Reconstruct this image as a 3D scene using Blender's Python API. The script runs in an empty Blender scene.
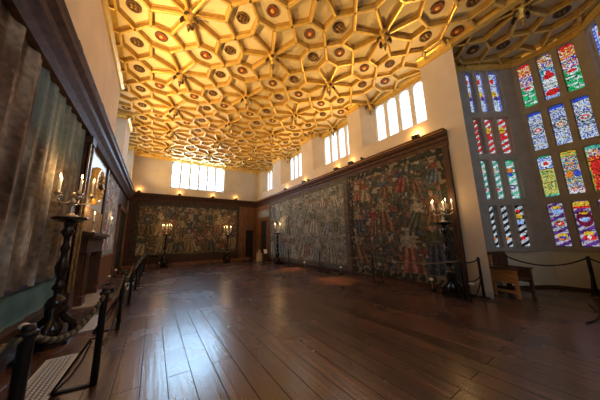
import bpy, math, random
import numpy as np
from mathutils import Vector, Matrix
random.seed(7); rng = np.random.default_rng(7)
C = bpy.context.scene.collection
PI = math.pi

# ---------------------------------------------------------------- materials
def mat(name, col, rough=.6, metal=0., noise=0., nscale=8., bump=0., col2=None, emit=0., stretch=None, spec=None):
    m = bpy.data.materials.new(name); m.use_nodes = True
    nt = m.node_tree; b = nt.nodes['Principled BSDF']
    b.inputs['Base Color'].default_value = (*col, 1); b.inputs['Roughness'].default_value = rough
    b.inputs['Metallic'].default_value = metal
    if spec is not None: b.inputs['Specular IOR Level'].default_value = spec
    if noise or bump or col2:
        tc = nt.nodes.new('ShaderNodeTexCoord'); mp = nt.nodes.new('ShaderNodeMapping')
        nt.links.new(tc.outputs['Object'], mp.inputs[0])
        if stretch: mp.inputs['Scale'].default_value = stretch
        n = nt.nodes.new('ShaderNodeTexNoise'); n.inputs['Scale'].default_value = nscale; n.inputs['Detail'].default_value = 5
        nt.links.new(mp.outputs[0], n.inputs['Vector'])
        r = nt.nodes.new('ShaderNodeValToRGB'); c2 = col2 or tuple(max(0, c*(1-noise)) for c in col)
        r.color_ramp.elements[0].color = (*c2, 1); r.color_ramp.elements[1].color = (*col, 1)
        r.color_ramp.elements[0].position = .35; r.color_ramp.elements[1].position = .65
        nt.links.new(n.outputs['Fac'], r.inputs[0]); nt.links.new(r.outputs[0], b.inputs['Base Color'])
        if bump:
            bp = nt.nodes.new('ShaderNodeBump'); bp.inputs['Strength'].default_value = bump; bp.inputs['Distance'].default_value = .01
            nt.links.new(n.outputs['Fac'], bp.inputs['Height']); nt.links.new(bp.outputs[0], b.inputs['Normal'])
    if emit:
        b.inputs['Emission Color'].default_value = (*col, 1); b.inputs['Emission Strength'].default_value = emit
    return m

def attr_mat(name, emit=0., rough=.95, weave=True):
    m = bpy.data.materials.new(name); m.use_nodes = True
    nt = m.node_tree; b = nt.nodes['Principled BSDF']; b.inputs['Roughness'].default_value = rough
    b.inputs['Specular IOR Level'].default_value = .1
    a = nt.nodes.new('ShaderNodeAttribute'); a.attribute_name = 'Col'
    if emit:
        b.inputs['Base Color'].default_value = (.02, .02, .02, 1)
        nt.links.new(a.outputs['Color'], b.inputs['Emission Color']); b.inputs['Emission Strength'].default_value = emit
        b.inputs['Roughness'].default_value = .3
    else:
        nt.links.new(a.outputs['Color'], b.inputs['Base Color'])
        if weave:
            tc = nt.nodes.new('ShaderNodeTexCoord'); n = nt.nodes.new('ShaderNodeTexNoise')
            n.inputs['Scale'].default_value = 60; nt.links.new(tc.outputs['Object'], n.inputs['Vector'])
            bp = nt.nodes.new('ShaderNodeBump'); bp.inputs['Strength'].default_value = .3; bp.inputs['Distance'].default_value = .01
            nt.links.new(n.outputs['Fac'], bp.inputs['Height']); nt.links.new(bp.outputs[0], b.inputs['Normal'])
    return m

def floor_mat():
    m = bpy.data.materials.new('oak_boards'); m.use_nodes = True
    nt = m.node_tree; b = nt.nodes['Principled BSDF']; L = nt.links.new
    tc = nt.nodes.new('ShaderNodeTexCoord'); mp = nt.nodes.new('ShaderNodeMapping')
    mp.inputs['Rotation'].default_value = (0, 0, PI/2)
    L(tc.outputs['Object'], mp.inputs[0])
    br = nt.nodes.new('ShaderNodeTexBrick'); L(mp.outputs[0], br.inputs['Vector'])
    br.inputs['Scale'].default_value = 1; br.inputs['Brick Width'].default_value = 3.1; br.inputs['Row Height'].default_value = .24
    br.inputs['Mortar Size'].default_value = .0055; br.inputs['Mortar Smooth'].default_value = .3; br.offset = .37
    br.inputs['Color1'].default_value = (.105, .046, .026, 1); br.inputs['Color2'].default_value = (.035, .016, .011, 1)
    br.inputs['Mortar'].default_value = (.008, .004, .003, 1); br.inputs['Bias'].default_value = -.1
    m2 = nt.nodes.new('ShaderNodeMapping'); m2.inputs['Scale'].default_value = (14, .7, 1); L(tc.outputs['Object'], m2.inputs[0])
    n = nt.nodes.new('ShaderNodeTexNoise'); n.inputs['Scale'].default_value = 1.6; n.inputs['Detail'].default_value = 8; L(m2.outputs[0], n.inputs['Vector'])
    n2 = nt.nodes.new('ShaderNodeTexNoise'); n2.inputs['Scale'].default_value = .8; n2.inputs['Detail'].default_value = 4; L(tc.outputs['Object'], n2.inputs['Vector'])
    mr = nt.nodes.new('ShaderNodeMapRange'); L(n.outputs['Fac'], mr.inputs[0]); mr.inputs[1].default_value = .3; mr.inputs[2].default_value = .7; mr.inputs[3].default_value = .3; mr.inputs[4].default_value = 1.7
    mx = nt.nodes.new('ShaderNodeMixRGB'); mx.blend_type = 'MULTIPLY'; mx.inputs[0].default_value = 1
    L(br.outputs['Color'], mx.inputs[1]); L(mr.outputs[0], mx.inputs[2]); L(mx.outputs[0], b.inputs['Base Color'])
    sp = nt.nodes.new('ShaderNodeMath'); sp.operation = 'MULTIPLY_ADD'; L(br.outputs['Fac'], sp.inputs[0]); sp.inputs[1].default_value = -.7; sp.inputs[2].default_value = .8; L(sp.outputs[0], b.inputs['Specular IOR Level'])
    r2 = nt.nodes.new('ShaderNodeMapRange'); L(n2.outputs['Fac'], r2.inputs[0]); r2.inputs[1].default_value = .3; r2.inputs[2].default_value = .7; r2.inputs[3].default_value = .23; r2.inputs[4].default_value = .30
    L(r2.outputs[0], b.inputs['Roughness'])
    ad = nt.nodes.new('ShaderNodeMath'); ad.operation = 'MULTIPLY_ADD'; L(br.outputs['Fac'], ad.inputs[0]); ad.inputs[1].default_value = -1.2; L(n.outputs['Fac'], ad.inputs[2])
    bp = nt.nodes.new('ShaderNodeBump'); bp.inputs['Strength'].default_value = .45; bp.inputs['Distance'].default_value = .006
    L(ad.outputs[0], bp.inputs['Height']); L(bp.outputs[0], b.inputs['Normal'])
    b.inputs['Specular IOR Level'].default_value = .8; b.inputs['IOR'].default_value = 1.75
    return m

M = {}
M['plaster'] = mat('warm_plaster', (.60, .51, .40), .9, noise=.12, nscale=1.5, bump=.1)
M['whitestone'] = mat('white_stone', (.68, .66, .62), .8, noise=.1, nscale=3)
M['apron'] = mat('cream_limewash', (.62, .55, .38), .9, noise=.12, nscale=2)
M['stone'] = mat('pale_stone', (.42, .37, .32), .85, noise=.15, nscale=3, bump=.1)
M['field'] = mat('ceiling_plaster', (.80, .68, .44), .85, noise=.06, nscale=2)
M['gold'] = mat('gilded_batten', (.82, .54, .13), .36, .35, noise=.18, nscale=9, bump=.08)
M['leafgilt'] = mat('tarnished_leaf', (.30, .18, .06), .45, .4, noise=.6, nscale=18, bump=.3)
M['ribside'] = mat('shaded_gilding', (.50, .31, .085), .42, .3, noise=.25, nscale=9)  # rib sides darker than the soffits: shade of one-sided light in the colour
M['giltdark'] = mat('aged_gilding', (.48, .28, .08), .45, .5, noise=.6, nscale=14, bump=.3)
M['bronze'] = mat('dark_bronze_foliage', (.10, .06, .03), .5, .4, noise=.5, nscale=20)
M['wreath'] = mat('carved_wreath_brown', (.20, .10, .045), .6, noise=.6, nscale=30)
M['red'] = mat('badge_red', (.30, .04, .02), .6)
M['wood'] = mat('dark_oak', (.085, .036, .018), .5, spec=.3, noise=.6, nscale=2.5, stretch=(6, 6, 1), bump=.2)
M['cornice'] = mat('brown_cornice_wood', (.095, .045, .024), .6, spec=.25, noise=.5, nscale=2.5, stretch=(3, 3, 6))
M['panel'] = mat('oak_panelling', (.26, .11, .04), .45, noise=.55, nscale=2.5, stretch=(7, 7, .8), bump=.2)
M['oak'] = mat('warm_lit_oak', (.58, .28, .09), .42, noise=.5, nscale=3, stretch=(1, 1, 9), bump=.2)  # orange carries the warm light on the chair's near side and cornice lip
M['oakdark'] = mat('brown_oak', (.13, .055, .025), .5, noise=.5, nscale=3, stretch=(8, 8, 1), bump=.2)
M['black'] = mat('black_iron', (.012, .011, .011), .45, .3)
M['ebony'] = mat('polished_black_wood', (.016, .010, .008), .22)
M['rope'] = mat('twisted_cord', (.17, .13, .065), .85)
M['ropegreen'] = mat('green_cord', (.02, .035, .03), .85)
M['ropeblack'] = mat('black_cord', (.015, .014, .013), .8)
M['grate'] = mat('white_metal', (.72, .76, .8), .45, .3)
M['silver'] = mat('tarnished_silver', (.55, .48, .38), .3, .85)
M['wax'] = mat('ivory_wax', (.85, .72, .5), .6, emit=.25)
M['flame'] = mat('flame', (1, .62, .24), .5, emit=22)
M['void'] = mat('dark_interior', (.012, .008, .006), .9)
M['teal'] = mat('teal_lining_cloth', (.10, .145, .14), .9, noise=.35, nscale=4, stretch=(1, 5, .6), bump=.2)
M['blueband'] = mat('blue_braid', (.015, .03, .09), .8)
M['pale'] = mat('pale_overmantel', (.80, .84, .86), .35, noise=.15, nscale=3)
M['marble'] = mat('grey_marble', (.42, .36, .30), .35, noise=.3, nscale=4)
M['cream'] = mat('cream_card', (.62, .45, .24), .7)
M['white'] = mat('white_paper', (.8, .8, .78), .6)
M['lead'] = mat('lead_bars', (.30, .36, .42), .6)
M['daylight'] = mat('daylit_clear_glass', (.74, .87, 1.0), .3, emit=1.6)
M['daylight_far'] = mat('daylit_far_glass', (.42, .69, 1.0), .3, emit=24)
M['cool_fill'] = mat('cool_fill_pane', (.55, .76, 1.0), .3, emit=7)
M['floor'] = floor_mat()
M['tap'] = attr_mat('woven_wool')
M['stained'] = attr_mat('stained_glass', emit=.95)

# ---------------------------------------------------------------- mesh builder
class MB:
    def __init__(s): s.v = []; s.f = []
    def add(s, vs, fs):
        n = len(s.v); s.v += [tuple(v) for v in vs]; s.f += [tuple(i+n for i in f) for f in fs]; return s
    def box(s, x0, x1, y0, y1, z0, z1):
        v = [(x, y, z) for x in (x0, x1) for y in (y0, y1) for z in (z0, z1)]
        return s.add(v, [(0,1,3,2), (4,6,7,5), (0,4,5,1), (2,3,7,6), (0,2,6,4), (1,5,7,3)])
    def prism(s, poly, z0, z1):
        n = len(poly); v = [(x, y, z0) for x, y in poly]+[(x, y, z1) for x, y in poly]
        return s.add(v, [tuple(range(n))[::-1], tuple(range(n, 2*n))]+[(i, (i+1) % n, (i+1) % n+n, i+n) for i in range(n)])
    def lathe(s, prof, c=(0, 0, 0), n=20, axis='z'):
        v = []; f = []
        for r, z in prof:
            for k in range(n):
                a = 2*PI*k/n; p = (r*math.cos(a), r*math.sin(a), z)
                if axis == 'x': p = (p[2], p[0], p[1])
                if axis == 'y': p = (p[0], p[2], p[1])
                v.append((p[0]+c[0], p[1]+c[1], p[2]+c[2]))
        m = len(prof)
        for i in range(m-1):
            for k in range(n):
                f.append((i*n+k, i*n+(k+1) % n, (i+1)*n+(k+1) % n, (i+1)*n+k))
        f.append(tuple(range(n))[::-1]); f.append(tuple(range((m-1)*n, m*n)))
        return s.add(v, f)
    def tube(s, pts, r, n=8, flat=1.):
        pts = [Vector(p) for p in pts]; v = []; f = []; up = None; m = len(pts)
        for i, p in enumerate(pts):
            t = (pts[min(i+1, m-1)]-pts[max(i-1, 0)]).normalized()
            if up is None:
                up = t.orthogonal().normalized()
            up = (up-t*up.dot(t)).normalized(); w = t.cross(up)
            rr = r[i] if isinstance(r, (list, tuple)) else r
            for k in range(n):
                a = 2*PI*k/n; v.append(p+up*math.cos(a)*rr+w*math.sin(a)*rr*flat)
        for i in range(m-1):
            for k in range(n): f.append((i*n+k, i*n+(k+1) % n, (i+1)*n+(k+1) % n, (i+1)*n+k))
        f.append(tuple(range(n))[::-1]); f.append(tuple(range((m-1)*n, m*n)))
        return s.add(v, f)
    def extr(s, prof, p0, p1, out, close=True):
        """profile (d,z) swept from p0 to p1 (xy), d measured along 'out' (xy)"""
        n = len(prof); v = []
        for p in (p0, p1):
            for d, z in prof: v.append((p[0]+out[0]*d, p[1]+out[1]*d, z))
        f = [(i, (i+1) % n, (i+1) % n+n, i+n) for i in range(n)]+[tuple(range(n))[::-1], tuple(range(n, 2*n))]
        return s.add(v, f)
    def build(s, name, m, parent=None, smooth=False, loc=None):
        me = bpy.data.meshes.new(name); me.from_pydata(s.v, [], s.f)
        import bmesh
        bm = bmesh.new(); bm.from_mesh(me); bmesh.ops.recalc_face_normals(bm, faces=bm.faces); bm.to_mesh(me); bm.free()
        me.materials.append(m)
        if smooth: me.polygons.foreach_set('use_smooth', [True]*len(me.polygons))
        o = bpy.data.objects.new(name, me); C.objects.link(o)
        if parent: o.parent = parent
        if loc: o.location = loc
        return o

def tag(o, label, cat, group=None, kind=None):
    o['label'] = label; o['category'] = cat
    if group: o['group'] = group
    if kind: o['kind'] = kind
    return o
def struct(o): o['kind'] = 'structure'; return o
def thing(name, label, cat, loc=(0, 0, 0), rz=0, group=None):
    o = bpy.data.objects.new(name, None); C.objects.link(o); o.location = loc; o.rotation_euler = (0, 0, rz); o.empty_display_size = .1
    return tag(o, label, cat, group)
def sthing(name):
    o = bpy.data.objects.new(name, None); C.objects.link(o); o['kind'] = 'structure'; o.empty_display_size = .1; return o
def copy_tree(o, parent=None):
    c = o.copy(); C.objects.link(c)
    if parent: c.parent = parent
    for ch in list(o.children): copy_tree(ch, c)
    return c
def light(name, kind, loc, energy, col, parent=None, target=None, size=.05, spot=None, blend=.6):
    l = bpy.data.lights.new(name, kind); l.energy = energy; l.color = col
    if kind in ('POINT', 'SPOT'): l.shadow_soft_size = size
    if kind == 'SPOT': l.spot_size = spot; l.spot_blend = blend
    o = bpy.data.objects.new(name, l); C.objects.link(o); o.location = loc
    if target is not None:
        d = Vector(target)-Vector(loc); o.rotation_euler = d.to_track_quat('-Z', 'Y').to_euler()
    if parent: o.parent = parent
    return o

# ---------------------------------------------------------------- camera
R = [(0.8313955, -0.55522107, -0.02260719), (0.07875527, 0.15800708, -0.98429232), (0.55007193, 0.81655577, 0.17509296)]
cam = bpy.data.cameras.new('camera'); cam.sensor_width = 36; cam.lens = 215.009/600*36; cam.clip_start = .05
co = bpy.data.objects.new('camera', cam); C.objects.link(co); CAM = Vector((0, 0, 1.5))
co.matrix_world = Matrix(((R[0][0], -R[1][0], -R[2][0], 0), (R[0][1], -R[1][1], -R[2][1], 0), (R[0][2], -R[1][2], -R[2][2], 1.5), (0, 0, 0, 1)))
bpy.context.scene.camera = co
def in_view(p, margin=12):
    d = Vector(p)-CAM; w = Vector(R[2]).dot(d)
    if w < .2: return False
    u = 300+215*Vector(R[0]).dot(d)/w; v = 200+215*Vector(R[1]).dot(d)/w
    return -margin < u < 600+margin and -margin < v < 400+margin

# ---------------------------------------------------------------- room dimensions (metres)
XL, XR, YF, YB, ZC, ZW = -1.42, 6.79, 16.36, -4.0, 7.10, 4.49
BAY = [(XR, 1.96), (7.0, 2.3), (8.0, 2.34), (8.16, 2.13), (9.15, 1.44), (9.35, 1.25), (9.35, -.09), (9.22, -.21), (8.16, -1.00), (8.0, -1.21), (7.0, -1.17), (XR, -.83)]

# floor and ceiling
struct(MB().box(-2.3, 10.2, YB-.3, YF+.4, -.2, 0).build('floor', M['floor']))
struct(MB().box(-2.3, 10.2, YB-.3, YF+.4, ZC, ZC+.2).build('ceiling', M['field']))

# ---- windows cut into walls: wall made of cells around rectangular openings
def wall_cells(mb, P0, P1, thick, z0, z1, openings):
    P0 = Vector(P0); P1 = Vector(P1); L = (P1-P0).length; e = (P1-P0)/L; nrm = Vector((e.y, -e.x))*thick
    us = sorted({0, L, *[a for o in openings for a in o[:2]]}); zs = sorted({z0, z1, *[a for o in openings for a in o[2:4]]})
    for i in range(len(us)-1):
        zr = []
        for j in range(len(zs)-1):
            um, zm = (us[i]+us[i+1])/2, (zs[j]+zs[j+1])/2
            if not any(o[0] < um < o[1] and o[2] < zm < o[3] for o in openings): zr.append([zs[j], zs[j+1]])
        mg = []
        for a in zr:
            if mg and abs(mg[-1][1]-a[0]) < 1e-6: mg[-1][1] = a[1]
            else: mg.append(a)
        for a, b in mg:
            p = P0+e*us[i]; q_ = P0+e*us[i+1]
            mb.prism([(p.x, p.y), (q_.x, q_.y), (q_.x+nrm.x, q_.y+nrm.y), (p.x+nrm.x, p.y+nrm.y)], a, b)
def frame_pt(P0, e, nrm, u, d): return (P0.x+e.x*u+nrm.x*d, P0.y+e.y*u+nrm.y*d)
def arch_z(t, zs, rise, pointed=.0):  # t in -1..1
    return zs+rise*math.sqrt(max(0, 1-abs(t)**2.3))
def spandrel(mb, P0, e, nrm, u0, u1, ztop, rise, d0, d1, n=12):
    pts = []
    for k in range(n+1):
        t = -1+2*k/n; u = (u0+u1)/2+t*(u1-u0)/2; pts.append((u, arch_z(t, ztop-rise, rise)))
    v = []; f = []
    for d in (d0, d1):
        for u, z in pts: x, y = frame_pt(P0, e, nrm, u, d); v += [(x, y, z), (x, y, ztop+.001)]
    m = (n+1)*2
    for k in range(n):
        a = 2*k; f += [(a, a+2, a+3, a+1), (m+a, m+a+1, m+a+3, m+a+2), (a, m+a, m+a+2, a+2)]
    mb.add(v, f)

# ---- right wall, with four deep clerestory recesses
openR = [(2.88, 5.42), (6.13, 8.74), (9.84, 12.33), (13.55, 15.95)]
mb = MB()
mb.prism([(XR, 1.96), (6.87, 1.99), (7.0, 2.3), (7.0, 2.5), (XR, 2.5)], 0, ZC); wall_cells(mb, (XR, YF), (XR, 2.5), -.62, 0, ZC, [(YF-b, YF-a, 5.06, ZC) for a, b in openR])
mb.build('wall_right', M['plaster'])['kind'] = 'structure'
GX = 7.32
wn = 1
LIGHTS = []
for (a, b) in openR:
    w = sthing('window_%d' % wn); wn += 1
    # sloping sill, splayed far reveal and the traceried wall with four lights
    ga, gb = a+.12, b-.32
    MB().add([(XR+.01, a, 5.06), (XR+.01, b, 5.06), (GX, b, 5.2), (GX, a, 5.2), (XR+.01, a, 4.98), (XR+.01, b, 4.98), (GX, b, 4.98), (GX, a, 4.98)],
             [(0, 1, 2, 3), (4, 7, 6, 5), (0, 4, 5, 1), (2, 6, 7, 3), (0, 3, 7, 4), (1, 5, 6, 2)]).build('window_sill', M['plaster'], w)
    MB().prism([(XR+.01, b), (GX, b), (GX, gb)], 5.0, ZC).build('window_reveal', M['plaster'], w)
    n = 4; L = gb-ga; lw = L/n; e = Vector((0, 1)); nrm = Vector((1, 0)); P0 = Vector((GX, ga))
    ops = [(k*lw+.07, (k+1)*lw-.07, 5.33, 6.84) for k in range(n)]
    mb = MB(); wall_cells(mb, (GX, ga-.3), (GX, gb+.3), .10, 5.0, ZC, [(o[0]+.3, o[1]+.3, o[2], o[3]) for o in ops])
    # wall_cells normal sign: keep the thickness towards the outside
    for o in ops: spandrel(mb, P0, e, nrm, o[0], o[1], 6.84, .2, -.02, .08)
    fr = mb.build('window_frame', M['whitestone'], w)
    for o in ops:
        pn = MB().box(GX+.055, GX+.07, ga+o[0]-.01, ga+o[1]+.01, 5.32, 6.86).build('pane', M['daylight'], w)
        lb = MB()
        for z in np.arange(5.55, 6.8, .22): lb.box(GX+.045, GX+.056, ga+o[0], ga+o[1], z-.006, z+.006)
        lb.build('saddle_bars', M['lead'], w)

# ---- left wall, plain with clerestory recesses beyond y=9.25
openL = [(9.25, 11.5), (12.95, 15.5)]
MB().box(XL-.6, XL-.18, YB, YF, 0, 4.0).build('wall_left', M['wood'])['kind'] = 'structure'
mb = MB(); wall_cells(mb, (XL, YB), (XL, YF), -.5, 4.0, ZC, [(a-YB, b-YB, 5.04, ZC) for a, b in openL])
mb.build('wall_left', M['plaster'])['kind'] = 'structure'
for a, b in openL:
    w = sthing('window_%d' % wn); wn += 1
    n = 3; lw = (b-a-.2)/n; ops = [(a+.1+k*lw+.08, a+.1+(k+1)*lw-.08) for k in range(n)]
    mb = MB(); wall_cells(mb, (XL-.5, a-.1), (XL-.5, b+.1), -.1, 4.9, ZC, [(o[0]-a+.1, o[1]-a+.1, 5.3, 6.84) for o in ops])
    for o in ops: spandrel(mb, Vector((XL-.5, 0)), Vector((0, 1)), Vector((-1, 0)), o[0], o[1], 6.84, .2, -.02, .08)
    mb.build('window_frame', M['whitestone'], w)
    for o in ops: MB().box(XL-.57, XL-.555, o[0], o[1], 5.3, 6.86).build('pane', M['daylight'], w)

# ---- far wall with a six-light window
WX0, WX1, WZ0, WZ1 = .62, 4.08, 5.02, 6.96
mb = MB(); wall_cells(mb, (XL-.6, YF), (XR+.6, YF), -.35, 0, ZC, [(WX0-XL+.6, WX1-XL+.6, WZ0, WZ1)])
mb.build('wall_far', M['plaster'])['kind'] = 'structure'
w = sthing('window_%d' % wn); wn += 1
lw = (WX1-WX0)/6; ops = [(k*lw+.08, (k+1)*lw-.08, WZ0+.14, 6.86) for k in range(6)]
mb = MB(); wall_cells(mb, (WX0, YF+.22), (WX1, YF+.22), -.1, WZ0, WZ1, ops)
for o in ops: spandrel(mb, Vector((WX0, YF+.22)), Vector((1, 0)), Vector((0, 1)), o[0], o[1], 6.86, .22, -.02, .08)
mb.build('window_frame', M['whitestone'], w)
for o in ops: MB().box(WX0+o[0], WX0+o[1], YF+.27, YF+.285, o[2], o[3]).build('pane', M['daylight_far'], w)

# ---- wall behind the camera, right wall behind the bay
struct(MB().box(XL-.6, XR+.6, YB-.3, YB, 0, ZC).build('wall_near', M['plaster']))
struct(MB().box(XR, XR+.62, YB, -.83, 0, ZC).build('wall_right', M['plaster']))

# ---------------------------------------------------------------- ceiling lattice
P = 2.280; BX, BY = 1.4365, 4.0022
def inside(x, y):
    if XL < x < XR and YB < y < YF: return True
    for a, b in openR:
        if XR <= x < GX and a < y < b: return True
    for a, b in openL:
        if XL-.5 < x <= XL and a < y < b: return True
    c = False; n = len(BAY)
    for i in range(n):
        (x1, y1), (x2, y2) = BAY[i], BAY[(i+1) % n]
        if (y1 > y) != (y2 > y) and x < (x2-x1)*(y-y1)/(y2-y1)+x1: c = not c
    return c
edges = set()
rnd = lambda a: (round(a[0], 4), round(a[1], 4))
def ed(a, b): a, b = rnd(a), rnd(b); edges.add((min(a, b), max(a, b)))
al, be = .15, .35
for i in range(-2, 5):
    for j in range(-4, 7):
        for dx, dy in ((1, 0), (0, 1), (-1, 0), (0, -1)):
            def T(u, v): return (i+dx*u-dy*v, j+dy*u+dx*v)
            c = T(0, 0)
            ed(c, T(al, al)); ed(T(al, al), T(be, al)); ed(T(al, -al), T(be, -al)); ed(T(be, al), T(.5, 0)); ed(T(be, -al), T(.5, 0))
            ed(T(.5, .5), T(be, al)); ed(T(.5, .5), T(al, be))
RIB = [(-.06, 0), (-.056, -.022), (-.038, -.03), (-.032, -.095), (-.02, -.105), (-.018, -.135), (.018, -.135), (.02, -.105), (.032, -.095), (.038, -.03), (.056, -.022), (.06, 0)]
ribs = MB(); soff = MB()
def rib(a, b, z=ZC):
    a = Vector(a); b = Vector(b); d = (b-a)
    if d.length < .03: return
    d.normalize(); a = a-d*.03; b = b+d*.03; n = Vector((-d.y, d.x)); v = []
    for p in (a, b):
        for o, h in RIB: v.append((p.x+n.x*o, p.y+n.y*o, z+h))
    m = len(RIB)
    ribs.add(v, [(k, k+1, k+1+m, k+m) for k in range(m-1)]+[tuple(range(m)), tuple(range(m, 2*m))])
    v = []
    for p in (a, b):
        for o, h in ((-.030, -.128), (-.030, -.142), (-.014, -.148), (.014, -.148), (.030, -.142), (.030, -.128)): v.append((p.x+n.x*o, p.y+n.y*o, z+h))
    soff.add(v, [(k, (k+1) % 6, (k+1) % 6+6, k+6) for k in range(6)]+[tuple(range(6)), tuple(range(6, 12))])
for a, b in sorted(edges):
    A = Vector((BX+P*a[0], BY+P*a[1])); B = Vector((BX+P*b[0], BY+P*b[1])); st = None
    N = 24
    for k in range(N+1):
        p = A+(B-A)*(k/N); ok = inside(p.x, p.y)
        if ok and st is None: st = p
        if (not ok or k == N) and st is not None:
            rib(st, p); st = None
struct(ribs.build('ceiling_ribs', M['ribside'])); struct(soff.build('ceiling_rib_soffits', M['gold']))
# gilded cornice moulding where walls meet the ceiling
GM = [(0, ZC), (.20, ZC), (.20, ZC-.04), (.13, ZC-.07), (.11, ZC-.13), (.04, ZC-.19), (.04, ZC-.24), (0, ZC-.24)]
mb = MB()
def run(p0, p1, prof=GM):
    p0 = Vector(p0); p1 = Vector(p1); e = (p1-p0).normalized(); mb.extr(prof, p0-e*.0, p1, (-e.y, e.x))
# walk the room with the interior on the left
path = [(XL, YF), (XL, openL[1][1])]
def seq(pts):
    for i in range(len(pts)-1): run(pts[i], pts[i+1])
seq([(XR, 1.96), (XR, openR[0][0]), (GX, openR[0][0]), (GX, openR[0][1]), (XR, openR[0][1]), (XR, openR[1][0]), (GX, openR[1][0]), (GX, openR[1][1]), (XR, openR[1][1]),
     (XR, openR[2][0]), (GX, openR[2][0]), (GX, openR[2][1]), (XR, openR[2][1]), (XR, openR[3][0]), (GX, openR[3][0]), (GX, openR[3][1]), (XR, openR[3][1]), (XR, YF), (XL, YF),
     (XL, openL[1][1]), (XL-.5, openL[1][1]), (XL-.5, openL[1][0]), (XL, openL[1][0]), (XL, openL[0][1]), (XL-.5, openL[0][1]), (XL-.5, openL[0][0]), (XL, openL[0][0]), (XL, YB)])
seq(BAY[::-1])
struct(mb.build('trim_1', M['gold']))
# beam across the mouth of the bay
struct(MB().box(XR-.09, XR+.09, -.83, 1.96, ZC-.16, ZC).build('trim_2', M['gold']))

# ---- badges
def badge_thing(red):
    t = thing('ceiling_badge', 'round carved badge with a red centre in a gilded hexagonal coffer' if red else 'round carved badge with a dark gilt cross in a gilded hexagonal coffer',
              'ceiling badge', group='red-centred ceiling badges' if red else 'dark cross ceiling badges')
    MB().lathe([(.15, 0), (.158, -.025), (.14, -.045), (.115, -.04), (.108, -.02), (.105, 0)], n=24).build('wreath_ring', M['wreath'], t, True)
    MB().lathe([(.11, 0), (.11, -.018), (.01, -.02)], n=20).build('disc', M['red'] if red else M['bronze'], t)
    r = MB()
    if red:
        r.lathe([(.05, -.015), (.045, -.04), (.02, -.05), (.001, -.052)], n=14)
        r.build('rosette', M['gold'], t)
    else:
        for k in range(4):
            a = PI/4+PI*k/2; r.lathe([(.032, -.015), (.03, -.04), (.001, -.045)], (.058*math.cos(a), .058*math.sin(a), 0), 10)
        r.build('rosette', M['giltdark'], t)
    return t
protos = {}
cnt = 0
for i in range(-2, 5):
    for j in range(-4, 7):
        for k, (dx, dy) in enumerate(((.25, 0), (0, .25), (-.25, 0), (0, -.25))):
            x, y = BX+P*(i+dx), BY+P*(j+dy)
            if not all(inside(x+ox*.25, y+oy*.25) for ox, oy in ((1, 0), (-1, 0), (0, 1), (0, -1))): continue
            if not in_view((x, y, ZC)): continue
            red = (k % 2 == 0)
            if red not in protos: o = protos[red] = badge_thing(red)
            else: o = copy_tree(protos[red])
            o.location = (x, y, ZC); o.rotation_euler = (0, 0, PI/2*((i+j) % 4)); cnt += 1

# ---- pendants
def pendant():
    t = thing('ceiling_pendant', 'gilded foliate pendant boss where eight battens meet on the ceiling', 'pendant', group='gilded ceiling pendants')
    MB().lathe([(.15, 0), (.16, -.10), (.11, -.15), (.13, -.19), (.08, -.24), (.05, -.30), (.065, -.34), (.04, -.39), (.015, -.40)], n=16).build('boss', M['gold'], t, True)
    for k in range(4):
        a = PI/4+PI/2*k+.3; c, s = math.cos(a), math.sin(a); lf = MB(); v = []; f = []
        prof = [(.07, -.16, .03), (.13, -.17, .055), (.19, -.21, .06), (.22, -.27, .045), (.21, -.32, .015)]
        for r, z, w_ in prof:
            for q_ in (-1, -.5, 0, .5, 1):
                rr = r-.02*abs(q_); zz = z-.03*abs(q_)
                v.append((c*rr-s*w_*q_, s*rr+c*w_*q_, zz))
        n0 = len(v)
        for (x, y, z) in list(v): v.append((x, y, z+.018))
        for i_ in range(4):
            for q_ in range(4):
                b0 = i_*5+q_; f.append((b0, b0+1, b0+6, b0+5)); f.append((n0+b0, n0+b0+5, n0+b0+6, n0+b0+1))
        rim = [0, 1, 2, 3, 4, 9, 14, 19, 24, 23, 22, 21, 20, 15, 10, 5]
        for q_ in range(len(rim)): x, y = rim[q_], rim[(q_+1) % len(rim)]; f.append((x, y, y+n0, x+n0))
        lf.add(v, f); lf.build('acanthus_leaf', M['bronze'], t, True)
    MB().lathe([(.02, -.36), (.05, -.40), (.055, -.44), (.03, -.49), (.035, -.52), (.008, -.60)], n=12).build('finial', M['leafgilt'], t, True)
    return t
pp = None
for i in range(-2, 5):
    for j in range(-4, 7):
        x, y = BX+P*(i+.5), BY+P*(j+.5)
        if not inside(x, y) or not in_view((x, y, ZC-.3), 30): continue
        if x < XL+.4 or x > 8.8: continue
        o = pp = pendant() if pp is None else copy_tree(pp)
        o.location = (x, y, ZC)

# ---------------------------------------------------------------- painter for tapestries and glass
def smooth_noise(h, w, gh, gw):
    g = rng.random((gh+1, gw+1)); y = np.linspace(0, gh-1e-6, h); x = np.linspace(0, gw-1e-6, w)
    y0 = y.astype(int); x0 = x.astype(int); fy = (y-y0)[:, None]; fx = (x-x0)[None]
    fy = fy*fy*(3-2*fy); fx = fx*fx*(3-2*fx)
    a = g[y0][:, x0]; b = g[y0][:, x0+1]; c = g[y0+1][:, x0]; d = g[y0+1][:, x0+1]
    return (a*(1-fx)+b*fx)*(1-fy)+(c*(1-fx)+d*fx)*fy
def ellipse(img, cx, cy, rx, ry, col, a=1., ang=0):
    h, w = img.shape[:2]; Y, X = np.mgrid[0:h, 0:w]; c, s = math.cos(ang), math.sin(ang)
    dx = X-cx; dy = Y-cy; u = (dx*c+dy*s)/rx; v = (-dx*s+dy*c)/ry
    m = (u*u+v*v < 1); img[m] = img[m]*(1-a)+np.array(col)*a
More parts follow.
